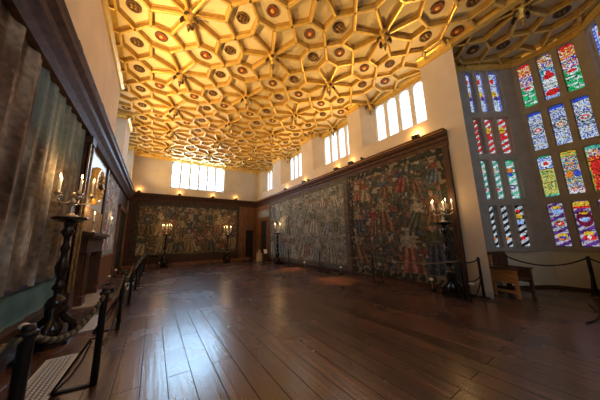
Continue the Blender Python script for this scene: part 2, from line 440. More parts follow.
def figure(img, cx, foot, hgt, pal, skin):
    """robed figure: skirt with fold streaks, torso, sleeves, head and headdress"""
    h, w = img.shape[:2]; col = np.array(pal[rng.integers(len(pal))]); c2 = np.array(pal[rng.integers(len(pal))])
    Y, X = np.mgrid[0:h, 0:w]; top = foot+hgt*.62
    t = np.clip((Y-foot)/(top-foot), 0, 1); lean = rng.normal()*.12*hgt
    half = hgt*(.24-.13*t)*(.9+.3*rng.random()); xc = cx+lean*t
    m = (Y >= foot) & (Y < top) & (abs(X-xc) < half)
    streak = .62+.75*(np.sin((X-xc)/(half+1e-3)*rng.uniform(5, 9)+t*3+rng.random()*6) > .1)
    img[m] = (col*streak[..., None])[m]
    sh = foot+hgt*.80; cx2 = cx+lean
    ellipse(img, cx2, foot+hgt*.70, hgt*.12, hgt*.15, c2)
    for sgn in (-1, 1):
        ellipse(img, cx2+sgn*hgt*.14, foot+hgt*(.66+.08*rng.random()), hgt*.055, hgt*.15, c2*.8, 1, sgn*rng.uniform(-.2, 1.0))
        ellipse(img, cx2+sgn*hgt*.2, foot+hgt*.56, hgt*.035, hgt*.035, skin)
    ellipse(img, cx2, foot+hgt*.90, hgt*.062, hgt*.08, skin)
    ellipse(img, cx2, foot+hgt*.965, hgt*.075, hgt*.04, c2*rng.uniform(.5, 1.4))
def paint(h, w, pal, ground, rows, nper, skin=(.30, .21, .14), border=.06, gain=1., sat=.6):
    img = np.zeros((h, w, 3)); g = np.array(ground)
    n = smooth_noise(h, w, 12, int(12*w/h)); n2 = smooth_noise(h, w, 40, int(40*w/h)); n3 = smooth_noise(h, w, 90, int(70*w/h))
    img[:] = g*(.5+.8*n[..., None]+.5*n2[..., None])
    for k, p in enumerate(pal):            # foliage and drapery flecks
        mk = smooth_noise(h, w, 30, int(30*w/h)) > .80
        img[mk] = np.array(p)*.9
    for r in range(rows):
        foot = h*(.70-(.62)*r/max(1, rows-1)) if rows > 1 else h*.1
        hg = h*(.20+.16*r/max(1, rows-1))
        cnt_ = int(nper*(1.3-.35*r/max(1, rows-1)))
        for k in range(cnt_):
            if rng.random() < .12: continue
            figure(img, w*(k+.5+rng.uniform(-.3, .3))/cnt_, foot+rng.uniform(-.04, .04)*h, hg*rng.uniform(.85, 1.15), pal, skin)
    img *= (.55+.9*n3[..., None])
    b = int(h*border)                      # woven border with alternating flowers
    if b:
        Y, X = np.mgrid[0:h, 0:w]; m = (Y < b) | (Y >= h-b) | (X < b) | (X >= w-b)
        bc = g*.55; pt = smooth_noise(h, w, 46, int(46*w/h)) > .68
        img[m] = bc*(.7+.8*n3[..., None])[m]; mm = m & pt
        img[mm] = np.array(pal[3])*.8; e = (abs(Y-b) < 1) | (abs(Y-(h-b)) < 1) | (abs(X-b) < 1) | (abs(X-(w-b)) < 1)
        img[e & ~m] = np.array((.20, .15, .07))
    lum = img.mean(axis=2, keepdims=True); img = lum*np.array((1.06, 1.0, .86))*(1-sat)+img*sat
    return np.clip(img*gain, .004, .9)
def cloth_grid(name, img, P0, e, nrm, u0, u1, z0, z1, fold=.02, wl=.9, m=None, parent=None, sharp=1., top0=None, top1=None):
    """hanging cloth: grid with vertical folds and one colour per vertex, given a real thickness"""
    h, w = img.shape[:2]; us = np.linspace(u0, u1, w); ph = rng.random(4)*6
    tt = np.linspace(0, 1, h)[:, None]; U = us[None]
    wob = U+.06*np.sin(tt*3+ph[0]+U*1.7)
    d = .5+.5*np.sin(wob*2*PI/wl+ph[1]); d2 = .5+.5*np.sin(wob*2*PI/(wl*.43)+ph[2]); d = (.7*d**sharp+.3*d2)*fold*(1.05-.45*tt)
    zz = z0+(z1-z0)*tt+0*U
    pos = np.empty((h, w, 3)); pos[..., 0] = P0[0]+e[0]*U+nrm[0]*d; pos[..., 1] = P0[1]+e[1]*U+nrm[1]*d; pos[..., 2] = zz
    back = pos.copy(); back[..., 0] = P0[0]+e[0]*U-nrm[0]*.012+0*zz; back[..., 1] = P0[1]+e[1]*U-nrm[1]*.012+0*zz
    v = np.concatenate([pos.reshape(-1, 3), back.reshape(-1, 3)]); N = h*w
    idx = np.arange(N).reshape(h, w); q = np.stack([idx[:-1, :-1], idx[:-1, 1:], idx[1:, 1:], idx[1:, :-1]], -1).reshape(-1, 4)
    rim = list(idx[0, :])+list(idx[1:, -1])+list(idx[-1, -2::-1])+list(idx[-2:0:-1, 0])
    side = [(rim[k], rim[(k+1) % len(rim)], rim[(k+1) % len(rim)]+N, rim[k]+N) for k in range(len(rim))]
    faces = [tuple(f) for f in q.tolist()]+[tuple(int(i) for i in f) for f in side]+[(int(idx[0, 0])+N, int(idx[-1, 0])+N, int(idx[-1, -1])+N, int(idx[0, -1])+N)]
    me = bpy.data.meshes.new(name); me.from_pydata(v.tolist(), [], faces); me.materials.append(m or M['tap'])
    a = me.color_attributes.new('Col', 'FLOAT_COLOR', 'POINT'); c = np.ones((2*N, 4)); c[:N, :3] = img.reshape(-1, 3); c[N:, :3] = img.reshape(-1, 3)*.6
    a.data.foreach_set('color', c.ravel()); me.polygons.foreach_set('use_smooth', [True]*len(me.polygons)); me.update()
    o = bpy.data.objects.new(name, me); C.objects.link(o)
    if parent: o.parent = parent
    return o
def paint_folds(img):
    h = img.shape[0]; t = np.clip((np.linspace(0, 1, h)-.62)/.15, 0, 1)[:, None, None]   # the woven sky of the upper third is blue-green
    return img*(1-t)+(img*.5+np.array((.10, .19, .23))*.8)*t
def streaks(img, cols, amt=.6):  # vertical light and dark columns: pleat shading painted into the cloth colour
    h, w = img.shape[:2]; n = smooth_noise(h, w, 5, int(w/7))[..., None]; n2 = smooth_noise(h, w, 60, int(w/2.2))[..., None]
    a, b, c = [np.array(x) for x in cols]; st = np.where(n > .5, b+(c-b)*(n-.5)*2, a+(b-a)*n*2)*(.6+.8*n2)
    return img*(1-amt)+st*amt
PALR = [(.26, .05, .04), (.30, .09, .06), (.07, .12, .17), (.28, .22, .12), (.34, .30, .21), (.09, .11, .07), (.20, .10, .05), (.05, .07, .10)]
PALG = [(.22, .22, .17), (.30, .30, .25), (.10, .15, .17), (.24, .13, .10), (.14, .15, .10), (.33, .30, .22), (.18, .22, .24)]
PALF = [(.26, .17, .07), (.22, .08, .05), (.30, .22, .11), (.08, .09, .08), (.14, .10, .05), (.34, .27, .15), (.07, .09, .10)]
PALB = [(.36, .40, .42), (.42, .20, .16), (.22, .28, .34), (.44, .40, .33), (.12, .18, .26), (.34, .12, .10)]
tag(cloth_grid('tapestry', paint(230, 230, PALR, (.07, .075, .06), 3, 5, gain=.92, sat=.6), (6.74, 2.55), (0, 1), (-1, 0), 0, 3.72, .14, 4.04, .05, 1.1),
    'large dark red and blue tapestry on the right wall, nearest the bay', 'tapestry')
tag(cloth_grid('tapestry', paint(180, 320, PALG, (.17, .175, .15), 3, 12, sat=.5, skin=(.34, .28, .22)), (6.74, 6.36), (0, 1), (-1, 0), 0, 7.5, .14, 4.04, .05, 1.1),
    'long faded grey-green tapestry on the far half of the right wall', 'tapestry')
tag(cloth_grid('tapestry', paint(36, 60, PALG, (.3, .29, .24), 1, 9, skin=(.34, .28, .22), border=.0), (6.722, 14.0), (0, 1), (-1, 0), 0, 1.9, 3.12, 3.62, .02, .7),
    'narrow pale tapestry strip above the dark doorway on the right wall', 'tapestry')
tag(cloth_grid('tapestry', paint(170, 300, PALF, (.11, .085, .05), 3, 13, skin=(.34, .24, .14)), (5.3, 16.27), (-1, 0), (0, -1), 0, 6.36, .52, 3.92, .04, 1.1),
    'wide brown and gold tapestry crowded with figures on the far end wall', 'tapestry')
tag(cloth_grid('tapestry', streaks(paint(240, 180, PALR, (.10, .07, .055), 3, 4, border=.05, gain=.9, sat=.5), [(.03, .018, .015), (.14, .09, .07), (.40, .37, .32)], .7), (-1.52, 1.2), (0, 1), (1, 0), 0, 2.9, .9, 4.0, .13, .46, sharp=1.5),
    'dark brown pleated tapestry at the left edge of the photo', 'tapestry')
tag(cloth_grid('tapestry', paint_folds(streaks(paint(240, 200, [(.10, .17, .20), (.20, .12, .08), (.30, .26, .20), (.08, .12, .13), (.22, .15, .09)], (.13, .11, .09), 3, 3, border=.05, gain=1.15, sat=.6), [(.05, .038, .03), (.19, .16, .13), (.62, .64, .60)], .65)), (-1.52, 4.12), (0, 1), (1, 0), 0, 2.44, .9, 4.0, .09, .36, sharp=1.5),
    'pleated teal and brown tapestry hanging left of the fireplace', 'tapestry')
tag(cloth_grid('tapestry', paint(180, 190, PALB, (.34, .37, .40), 3, 6, gain=1.15, skin=(.42, .34, .28)), (-1.52, 9.75), (0, 1), (1, 0), 0, 3.0, 1.05, 4.0, .05, .8),
    'pale blue and red tapestry between the fireplace and the dark doorway', 'tapestry')

# ---------------------------------------------------------------- wall furniture: cornices, panelling, doors
CO = [(0, 4.49), (.25, 4.49), (.26, 4.44), (.21, 4.40), (.20, 4.34), (.12, 4.28), (.10, 4.20), (.06, 4.17), (.05, 4.02), (0, 4.0)]
def corn(name, p0, p1, prof, out):
    m_ = MB(); m_.extr(prof, p0, p1, out); return struct(m_.build(name, M['cornice']))
corn('trim_3', (XR, 2.40), (XR, YF), CO, (-1, 0))
corn('trim_4', (XL, YF), (XR, YF), CO, (0, -1))
COL = [(-.18, 4.49), (.25, 4.49), (.27, 4.45), (.24, 4.41), (.235, 4.33), (.16, 4.27), (.14, 4.19), (.06, 4.10), (.0, 4.0), (-.18, 3.98)]
corn('trim_5', (XL, YB), (XL, YF), COL, (1, 0))
# orange strip under the right cornice's lip: its lit edge put into colour
struct(MB().box(XR-.27, XR-.2, 2.4, YF-.2, 4.405, 4.425).build('lit_edge_strip', M['oak']))
# dark backing boards behind the tapestries
struct(MB().box(6.755, XR, 2.42, 13.95, 0, 4.0).box(6.66, XR, 2.42, 2.56, 0, 4.0).build('trim_7', M['wood']))
struct(MB().box(XL, 5.32, 16.30, YF, 0, 4.0).box(XL, 5.32, 16.2, YF, 0, .5).build('trim_8', M['wood']))
# skirtings
struct(MB().box(6.70, XR, 2.42, 13.95, 0, .12).build('baseboard_right', M['wood']))
struct(MB().box(XR-.03, XR, 1.96, 2.42, 0, .14).build('baseboard_pier', M['stone']))
# plank step along the far wall
struct(MB().box(XL, 6.1, 15.95, 16.3, 0, .16).build('baseboard_far', M['panel']))

# oak panelling at the far right corner (far wall and right wall)
mb = MB()
def planks_x(x0, x1, z0, z1, y, n):
    w_ = (x1-x0)/n
    for k in range(n): mb.box(x0+k*w_+.008, x0+(k+1)*w_-.008, y-.045-.012*(k % 2), y, z0, z1)
planks_x(5.32, 5.80, 0, 4.0, YF, 3); planks_x(5.80, 6.52, 2.25, 4.0, YF, 4); planks_x(6.52, 6.79, 0, 4.0, YF, 2)
mb.box(5.3, XR, YF-.03, YF-.02, 2.24, 4.0); mb.box(5.3, 5.8, YF-.03, YF, 0, 4); mb.box(6.5, XR, YF-.03, YF, 0, 4)
struct(mb.build('trim_9', M['panel']))
mb = MB()
for a, b, z0, z1, n in ((15.45, 16.36, 0, 4.0, 4), (14.3, 15.45, 2.9, 4.0, 5), (13.95, 14.3, 0, 4.0, 2)):
    w_ = (b-a)/n
    for k in range(n): mb.box(XR-.045-.012*(k % 2), XR, a+k*w_+.006, a+(k+1)*w_-.006, z0, z1)
    mb.box(XR-.03, XR, a, b, z0, z1)
struct(mb.build('trim_10', M['panel']))
# doors: near-black open doorways with frames
def door(name, boxes_void, boxes_frame, leaf=None, handle=None):
    d = sthing(name)
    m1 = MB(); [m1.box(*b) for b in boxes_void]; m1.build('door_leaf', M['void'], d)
    m2 = MB(); [m2.box(*b) for b in boxes_frame]; m2.build('door_frame', M['panel'], d)
    if handle: MB().lathe([(.0, 0), (.03, .01), (.03, .03), (.0, .04)], handle, 10).build('door_knob', M['giltdark'], d)
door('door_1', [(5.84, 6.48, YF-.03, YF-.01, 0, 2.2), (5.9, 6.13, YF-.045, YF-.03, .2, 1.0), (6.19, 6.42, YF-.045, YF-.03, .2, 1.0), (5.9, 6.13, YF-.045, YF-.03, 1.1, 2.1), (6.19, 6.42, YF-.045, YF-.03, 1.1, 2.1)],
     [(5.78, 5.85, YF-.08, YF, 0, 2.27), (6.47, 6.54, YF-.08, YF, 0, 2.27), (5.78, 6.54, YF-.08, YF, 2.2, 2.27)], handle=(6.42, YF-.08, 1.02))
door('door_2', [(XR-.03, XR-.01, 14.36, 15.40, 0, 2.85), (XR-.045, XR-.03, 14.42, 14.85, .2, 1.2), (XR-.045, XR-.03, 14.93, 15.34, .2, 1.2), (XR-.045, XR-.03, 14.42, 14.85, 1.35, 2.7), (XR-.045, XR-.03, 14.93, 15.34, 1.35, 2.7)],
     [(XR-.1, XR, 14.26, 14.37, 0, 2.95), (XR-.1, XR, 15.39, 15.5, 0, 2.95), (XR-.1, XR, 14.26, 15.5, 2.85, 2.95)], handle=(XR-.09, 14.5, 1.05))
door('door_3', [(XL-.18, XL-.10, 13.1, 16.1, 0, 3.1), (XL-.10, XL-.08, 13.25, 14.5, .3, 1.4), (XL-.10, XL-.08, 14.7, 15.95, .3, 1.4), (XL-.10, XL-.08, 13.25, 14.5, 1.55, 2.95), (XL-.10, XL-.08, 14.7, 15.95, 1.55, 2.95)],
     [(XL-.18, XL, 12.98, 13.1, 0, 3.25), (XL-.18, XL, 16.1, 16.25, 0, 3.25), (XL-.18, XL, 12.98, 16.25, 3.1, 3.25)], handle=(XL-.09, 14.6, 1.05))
# left wall panelling above the doorway and dark dado
struct(MB().box(XL-.18, XL-.08, 12.8, YF, 3.25, 4.0).build('trim_11', M['wood']))
struct(MB().box(XL-.18, XL-.06, 9.75, 12.98, 0, 1.0).box(XL-.18, XL-.02, 9.75, 12.98, .95, 1.02).build('trim_12', M['panel']))
mb = MB().box(XL-.18, XL-.115, YB, 6.6, 0, 4.0)
mb.box(XL-.115, XL+.02, YB, 6.55, .34, .42)
struct(mb.build('trim_13', M['wood']))
# cloth lining under the left tapestries, with its blue braid
def lining(y0, y1):
    n = 90; h = 10; img = np.tile(np.array((.11, .20, .20)), (h, n, 1))*(0.75+.5*smooth_noise(h, n, 3, 22)[..., None])
    return cloth_grid('lining_cloth', img, (XL-.10, y0), (0, 1), (1, 0), 0, y1-y0, .43, .92, .035, .6)
lc = lining(.6, 6.55); tag(lc, 'teal lining cloth with blue braid below the left-hand tapestries', 'cloth')
MB().box(XL-.07, XL-.05, .6, 6.55, .88, .93).build('braid', M['blueband'], lc)

# ---- fireplace with overmantel on the left wall
fp = thing('fireplace', 'dark carved fireplace with mantel shelf under the gilt clock-like disc', 'fireplace', (XL, 8.5, 0))
def lb(x0, x1, y0, y1, z0, z1): return (x0, x1, y0-8.5, y1-8.5, z0, z1)
m_ = MB().box(*lb(-.18, .18, 7.35, 9.5, 1.68, 1.76)).box(*lb(-.18, .14, 7.4, 9.45, 1.62, 1.68)); m_.build('mantel_shelf', M['wood'], fp)
MB().box(*lb(-.18, .06, 7.45, 9.4, 1.25, 1.62)).build('frieze', M['wood'], fp)
for y in (7.5, 9.1):
    MB().box(*lb(-.18, .1, y, y+.28, 0, .22)).box(*lb(-.18, .02, y+.03, y+.25, .22, 1.25)).build('jamb', M['oakdark'], fp)
    MB().lathe([(.05, .24), (.055, .3), (.042, .4), (.045, .8), (.04, 1.12), (.06, 1.18), (.06, 1.24)], (.05, y-8.5+.14, 0), 14).build('column', M['oakdark'], fp, True)
MB().box(*lb(-.18, -.1, 7.78, 9.1, 0, 1.25)).build('fireback', M['void'], fp)
MB().box(*lb(-.16, .4, 7.3, 9.6, 0, .03)).build('hearth', M['marble'], fp)
om = thing('overmantel_panel', 'pale blue-white overmantel panel in gilt frame above the fireplace', 'wall panel', (XL-.16, 8.5, 2.0))
MB().box(0, .05, 7.1-8.5, 9.6-8.5, -.1, 2.05).build('field', M['pale'], om)
MB().box(0, .11, 7.1-8.5, 7.22-8.5, -.2, 2.05).build('gilt_frame', M['gold'], om); MB().box(0, .11, 9.52-8.5, 9.68-8.5, -.2, 2.05).build('side_frame', M['wood'], om)
MB().box(.02, .10, 7.42-8.5, 9.52-8.5, -.2, .42).build('lower_rail', M['giltdark'], om)
# round gilded ornament on the overmantel
rd = thing('gilded_disc', 'large round gilded carved disc mounted on the pale overmantel panel', 'wall ornament', (XL-.11, 8.0, 3.06))
MB().lathe([(.50, 0), (.53, .04), (.53, .10), (.48, .16), (.42, .17), (.40, .12), (.38, .12), (.34, .18), (.29, .16), (.28, .11), (.12, .11)], n=40, axis='x').build('outer_ring', M['gold'], rd, True)
for k in range(12):
    a = 2*PI*k/12; MB().lathe([(.045, .10), (.04, .19), (.01, .21)], (0, .335*math.cos(a), .335*math.sin(a)), 10, 'x').build('carved_knob', M['gold'], rd)
MB().lathe([(.14, .10), (.15, .15), (.08, .21), (.03, .22)], n=20, axis='x').build('hub', M['bronze'], rd, True)
# dark pilaster with a gilt strip left of the fireplace
pl = thing('pilaster', 'tall dark wooden pilaster with gilt edge beside the teal and brown tapestry', 'pilaster', (XL, 6.9, 0))
MB().box(-.18, .0, -.28, .02, 0, 3.98).box(-.18, .05, -.31, .05, 0, .5).box(-.18, .05, -.31, .05, 3.8, 3.98).build('shaft', M['wood'], pl)
MB().box(-.03, .03, -.02, .05, .5, 3.8).box(-.03, .03, -.28, -.24, .5, 3.8).build('gilt_moulding', M['giltdark'], pl)

# ---------------------------------------------------------------- the bay
def hsv(h, s, v):
    import colorsys; return colorsys.hsv_to_rgb(h, s, v)
RED, YEL, BLU, WHT, GRN, PUR, BLK, LBL, ORG, TEA = (.80, .03, .03), (.85, .55, .05), (.04, .10, .75), (.80, .88, .95), (.02, .55, .18), (.14, .04, .30), (.01, .01, .015), (.35, .55, .95), (.85, .25, .04), (.1, .6, .45)
def glass_img(kind, nu=16, nz=60, seed=0):
    r = np.random.default_rng(seed); im = np.zeros((nz, nu, 3)); Y, X = np.mgrid[0:nz, 0:nu]; yy = Y/nz; xx = X/nu
    def scat(mask, cols, p=None):
        idx = r.choice(len(cols), size=(nz, nu), p=p); a = np.array(cols)[idx]; im[mask] = a[mask]
    def disc(cx, cy, rx, ry, col): m = ((xx-cx)/rx)**2+((yy-cy)/ry)**2 < 1; im[m] = col
    allm = np.ones((nz, nu), bool)
    if kind == 'crest':      # red/gold canopy, blue fragments, white beast on green
        scat(allm, [BLU, WHT, RED, YEL], [.3, .35, .2, .15]); scat(yy > .72, [RED, YEL, WHT, ORG], [.35, .3, .2, .15]); im[yy > .94] = RED
        scat(yy < .50, [GRN, GRN, GRN, WHT], [.4, .3, .25, .05])
        disc(.5, .42, .36, .07, WHT); disc(.45, .44, .3, .03, RED); 
        for k, c in enumerate((.08, .16, .24, .31)): disc(.5+.18*(-1)**k, c, .28, .022, WHT)
    if kind == 'figure':     # white and scarlet robed figure
        scat(allm, [BLU, WHT, GRN, LBL], [.3, .25, .25, .2]); scat(yy > .72, [YEL, RED, WHT, BLU], [.35, .2, .25, .2])
        disc(.5, .36, .42, .17, WHT); disc(.5, .16, .42, .07, RED); disc(.5, .52, .34, .06, RED); disc(.5, .60, .15, .05, RED); disc(.5, .06, .45, .04, LBL)
        im[(yy > .24) & (yy < .27) & (r.random((nz, nu)) < .6)] = BLK
    if kind == 'bluewhite':
        scat(allm, [WHT, LBL, BLU, (.5, .6, .55), YEL], [.4, .22, .2, .13, .05]); im[(yy > .93)] = BLU
        disc(.5, .52, .32, .09, (.6, .7, .75)); disc(.5, .52, .22, .055, ORG if seed % 2 else RED); disc(.5, .52, .1, .03, WHT)
        m = (abs(((xx-.5)/.36)**2+((yy-.52)/.11)**2-1) < .18); im[m] = BLK
    if kind == 'yellowgreen':
        scat(allm, [YEL, (.7, .72, .35), GRN, (.35, .45, .12)], [.38, .28, .2, .14]); scat(yy > .68, [BLU, WHT, LBL], [.4, .3, .3]); disc(.5, .8, .28, .08, WHT); disc(.5, .8, .16, .05, RED)
        im[yy > .95] = GRN; im[yy < .04] = TEA
    if kind == 'mixed':
        scat(allm, [LBL, ORG, PUR, YEL, GRN, WHT], [.25, .2, .15, .15, .15, .1]); scat(yy > .85, [YEL, ORG, GRN]); im[yy > .96] = YEL; disc(.3, .45, .2, .08, ORG); disc(.7, .45, .2, .08, BLU); scat(yy < .12, [WHT, WHT, RED])
    if kind == 'redlion':
        scat(allm, [RED, (.5, .02, .02), YEL], [.6, .25, .15]); disc(.45, .5, .3, .2, RED); scat(yy > .75, [YEL, BLU, WHT, ORG]); im[yy > .93] = TEA; scat(xx < .12, [YEL, GRN])
    def stripes(a, b, n=6.5, sl=.55, c=None):
        s_ = (yy*n-xx*sl*2) % 1; im[:] = a; im[s_ < .5] = b
    if kind == 'purplestripe':
        stripes(PUR, (.50, .50, .62)); disc(.5, .24, .30, .05, YEL); disc(.5, .17, .27, .05, ORG); disc(.5, .20, .24, .02, BLU)
        disc(.5, .52, .34, .085, TEA); disc(.5, .52, .27, .065, RED); disc(.5, .52, .1, .03, WHT); disc(.5, .79, .32, .06, LBL); disc(.5, .89, .30, .035, YEL)
    if kind == 'purplered':
        stripes(PUR, (.50, .50, .62)); disc(.5, .19, .34, .06, RED); disc(.5, .28, .27, .045, YEL); disc(.5, .2, .07, .06, WHT)
        disc(.5, .6, .42, .18, (.22, .01, .05)); disc(.5, .58, .3, .05, LBL); im[(yy > .83) & (yy < .87)] = RED; im[(yy > .88) & (yy < .97)] = YEL; disc(.5, .72, .25, .03, YEL)
    if kind == 'bluequarry':
        scat(allm, [WHT, LBL, (.6, .66, .8)], [.5, .3, .2]); im[(xx < .2) | (xx > .8)] = (.06, .16, .95); im[((yy*14) % 1 < .3) & ((xx < .16) | (xx > .84))] = WHT
        disc(.5, .78, .18, .06, RED); disc(.5, .46, .24, .07, YEL); disc(.6, .36, .18, .05, PUR); im[yy > .95] = BLU
    if kind == 'redstripe':
        stripes(WHT, RED); im[(((yy*6.5-xx*1.1) % 1) > .92)] = BLK; disc(.5, .68, .3, .09, YEL); disc(.5, .5, .3, .06, RED)
    if kind == 'redstripeblack':
        stripes((.8, .8, .78), RED); im[(((yy*6.5-xx*1.1) % 1) > .82)] = BLK
    if kind == 'greenstripe':
        stripes(WHT, (.12, .62, .42)); disc(.5, .72, .26, .08, ORG); disc(.5, .62, .2, .05, BLU); disc(.5, .3, .26, .06, PUR); disc(.5, .3, .14, .03, WHT); im[yy > .95] = GRN
    if kind == 'greenstripe2':
        stripes(WHT, (.06, .45, .33)); disc(.5, .75, .2, .06, (.7, .6, .4)); disc(.5, .25, .2, .03, RED)
    if kind == 'blackstripe':
        stripes(BLK, (.66, .72, .78)); disc(.5, .72, .3, .06, YEL); disc(.5, .58, .3, .06, LBL); disc(.5, .2, .22, .04, RED); disc(.5, .85, .2, .04, RED)
    if kind == 'blackstripe2':
        stripes(BLK, (.60, .68, .76)); disc(.5, .2, .2, .025, ORG)
    lead = (r.random((nz, nu)) < .16) | (Y % 20 == 0); im[lead] *= .12
    im[:, 0] *= .25; im[:, -1] *= .25; im *= (.45+.6*r.random((nz, nu, 1)))
    return np.clip(im, 0, 1)
def glass_panel(img, P0, e, nrm, u0, u1, z0, z1, parent, d=.14):
    nz, nu = img.shape[:2]; v = []; f = []
    for dd in (d, d+.012):
        for j in range(nz+1):
            for i in range(nu+1):
                u = u0+(u1-u0)*i/nu; x, y = frame_pt(P0, e, nrm, u, dd); v.append((x, y, z0+(z1-z0)*j/nz))
    N = (nz+1)*(nu+1)
    for j in range(nz):
        for i in range(nu): a = j*(nu+1)+i; f.append((a, a+1, a+nu+2, a+nu+1))
    c0, c1, c2, c3 = 0, nu, nz*(nu+1)+nu, nz*(nu+1)
    f += [(N+c0, N+c3, N+c2, N+c1)]
    me = bpy.data.meshes.new('stained_pane'); me.from_pydata(v, [], f); me.materials.append(M['stained'])
    a = me.color_attributes.new('Col', 'FLOAT_COLOR', 'CORNER'); c = np.zeros((len(me.loops), 4)); c[:, 3] = 1
    c[:nz*nu*4, :3] = np.repeat(img.reshape(-1, 3), 4, axis=0); a.data.foreach_set('color', c.ravel())
    o = bpy.data.objects.new('stained_pane', me); C.objects.link(o); o.parent = parent
    return o
ROWZ = [(1.105, 2.325), (2.52, 3.75), (3.94, 5.155), (5.36, 6.84)]
def facet(Pa, Pb, lights, kinds, name):
    Pa = Vector(Pa); Pb = Vector(Pb); L = (Pb-Pa).length; e = (Pb-Pa)/L; nrm = Vector((-e.y, e.x))
    w = sthing(name)
    ops = [(c-h, c+h, z0, z1) for (c, h) in lights for (z0, z1) in ROWZ]
    m_ = MB(); ops2 = ops
    us = sorted({0, L, *[a for o in ops for a in o[:2]]}); zs = sorted({0., ZC, *[a for o in ops for a in o[2:4]]})
    for i in range(len(us)-1):
        mg = []
        for j in range(len(zs)-1):
            um, zm = (us[i]+us[i+1])/2, (zs[j]+zs[j+1])/2
            if any(o[0] < um < o[1] and o[2] < zm < o[3] for o in ops): continue
            if mg and abs(mg[-1][1]-zs[j]) < 1e-6: mg[-1][1] = zs[j+1]
            else: mg.append([zs[j], zs[j+1]])
        for a, b in mg:
            p = [frame_pt(Pa, e, nrm, us[i], 0), frame_pt(Pa, e, nrm, us[i+1], 0), frame_pt(Pa, e, nrm, us[i+1], .3), frame_pt(Pa, e, nrm, us[i], .3)]
            m_.prism(p, a, b)
    for o in ops: spandrel(m_, Pa, e, nrm, o[0], o[1], o[3], .17 if o[3] > 6 else .07, .04, .28)
    # moulded transoms and mullions standing a little proud of the glass
    m_.build('window_stonework', M['stone'], w)
    fr = MB()
    for (c, h) in lights:
        for z0, z1 in ROWZ:
            for u in (c-h, c+h-.025): 
                p = [frame_pt(Pa, e, nrm, u, .09), frame_pt(Pa, e, nrm, u+.025, .09), frame_pt(Pa, e, nrm, u+.025, .2), frame_pt(Pa, e, nrm, u, .2)]; fr.prism(p, z0, z1-.03)
    p = [frame_pt(Pa, e, nrm, 0, -.05), frame_pt(Pa, e, nrm, L, -.05), frame_pt(Pa, e, nrm, L, .02), frame_pt(Pa, e, nrm, 0, .02)]; fr.prism(p, .98, 1.04)
    fr.build('window_moulding', M['stone'], w)
    for li, (c, h) in enumerate(lights):
        for ri, (z0, z1) in enumerate(ROWZ):
            glass_panel(glass_img(kinds[li][ri], seed=li*7+ri+len(name)), Pa, e, nrm, c-h, c+h, z0, z1, w)
B = BAY
# F1: from (8.16,2.13) to (9.15,1.44); F2: (9.35,1.25)-(9.35,-.12); F3 mirrored
facet(B[4], B[3], [], [], 'wall_bay_diagonal') if False else None
def facet_io(Pa, Pb, *a): facet(Pa, Pb, *a)
# outward normal must be on the left of Pa->Pb walking with the room on the right: walk F1 -> F2 -> F3 clockwise
facet_io(B[3], B[4], [(.12, .125), (.50, .155), (.94, .195)],
         [['blackstripe2', 'greenstripe2', 'redstripeblack', 'bluequarry'], ['blackstripe2', 'greenstripe2', 'redstripe', 'bluequarry'], ['blackstripe', 'greenstripe', 'redstripe', 'bluequarry']], 'window_%d' % wn); wn += 1
facet_io(B[5], B[6], [(.25, .165), (.70, .165), (1.13, .165)],
         [['purplestripe', 'yellowgreen', 'bluewhite', 'crest'], ['purplered', 'mixed', 'bluewhite', 'figure'], ['purplestripe', 'redlion', 'bluewhite', 'crest']], 'window_%d' % wn); wn += 1
facet_io(B[7], B[8], [(.20, .16), (.66, .16), (1.10, .15)],
         [['blackstripe', 'greenstripe', 'bluewhite', 'bluequarry'], ['blackstripe2', 'greenstripe2', 'redstripe', 'bluequarry'], ['blackstripe2', 'greenstripe2', 'redstripe', 'bluequarry']], 'window_%d' % wn); wn += 1
mb = MB()
for i, j in ((1, 2), (2, 3), (4, 5), (6, 7), (8, 9), (9, 10)):
    a = Vector(B[i]); b = Vector(B[j]); e = (b-a).normalized(); n_ = Vector((-e.y, e.x))*.3; a = a-e*.0; 
    mb.prism([tuple(a), tuple(b), tuple(b+n_+e*.1), tuple(a+n_-e*.1)], 0, ZC)
struct(mb.build('wall_bay', M['stone']))
# lime plaster apron below the sills
mb = MB()
for i, j in ((3, 4), (5, 6), (7, 8), (4, 5), (6, 7)):
    a = Vector(B[i]); b = Vector(B[j]); e = (b-a).normalized(); n_ = -Vector((-e.y, e.x))*.012
    mb.prism([tuple(a), tuple(b), tuple(b+n_), tuple(a+n_)], .07, .97)
struct(mb.build('wall_bay_apron', M['apron']))
# low skirting round the bay
mb = MB()
for i in range(1, 10):
    a = Vector(B[i]); b = Vector(B[i+1]); e = (b-a).normalized(); n_ = -Vector((-e.y, e.x))*.02
    mb.prism([tuple(a), tuple(b), tuple(b+n_), tuple(a+n_)], 0, .07)
struct(mb.build('baseboard_bay', M['wood']))

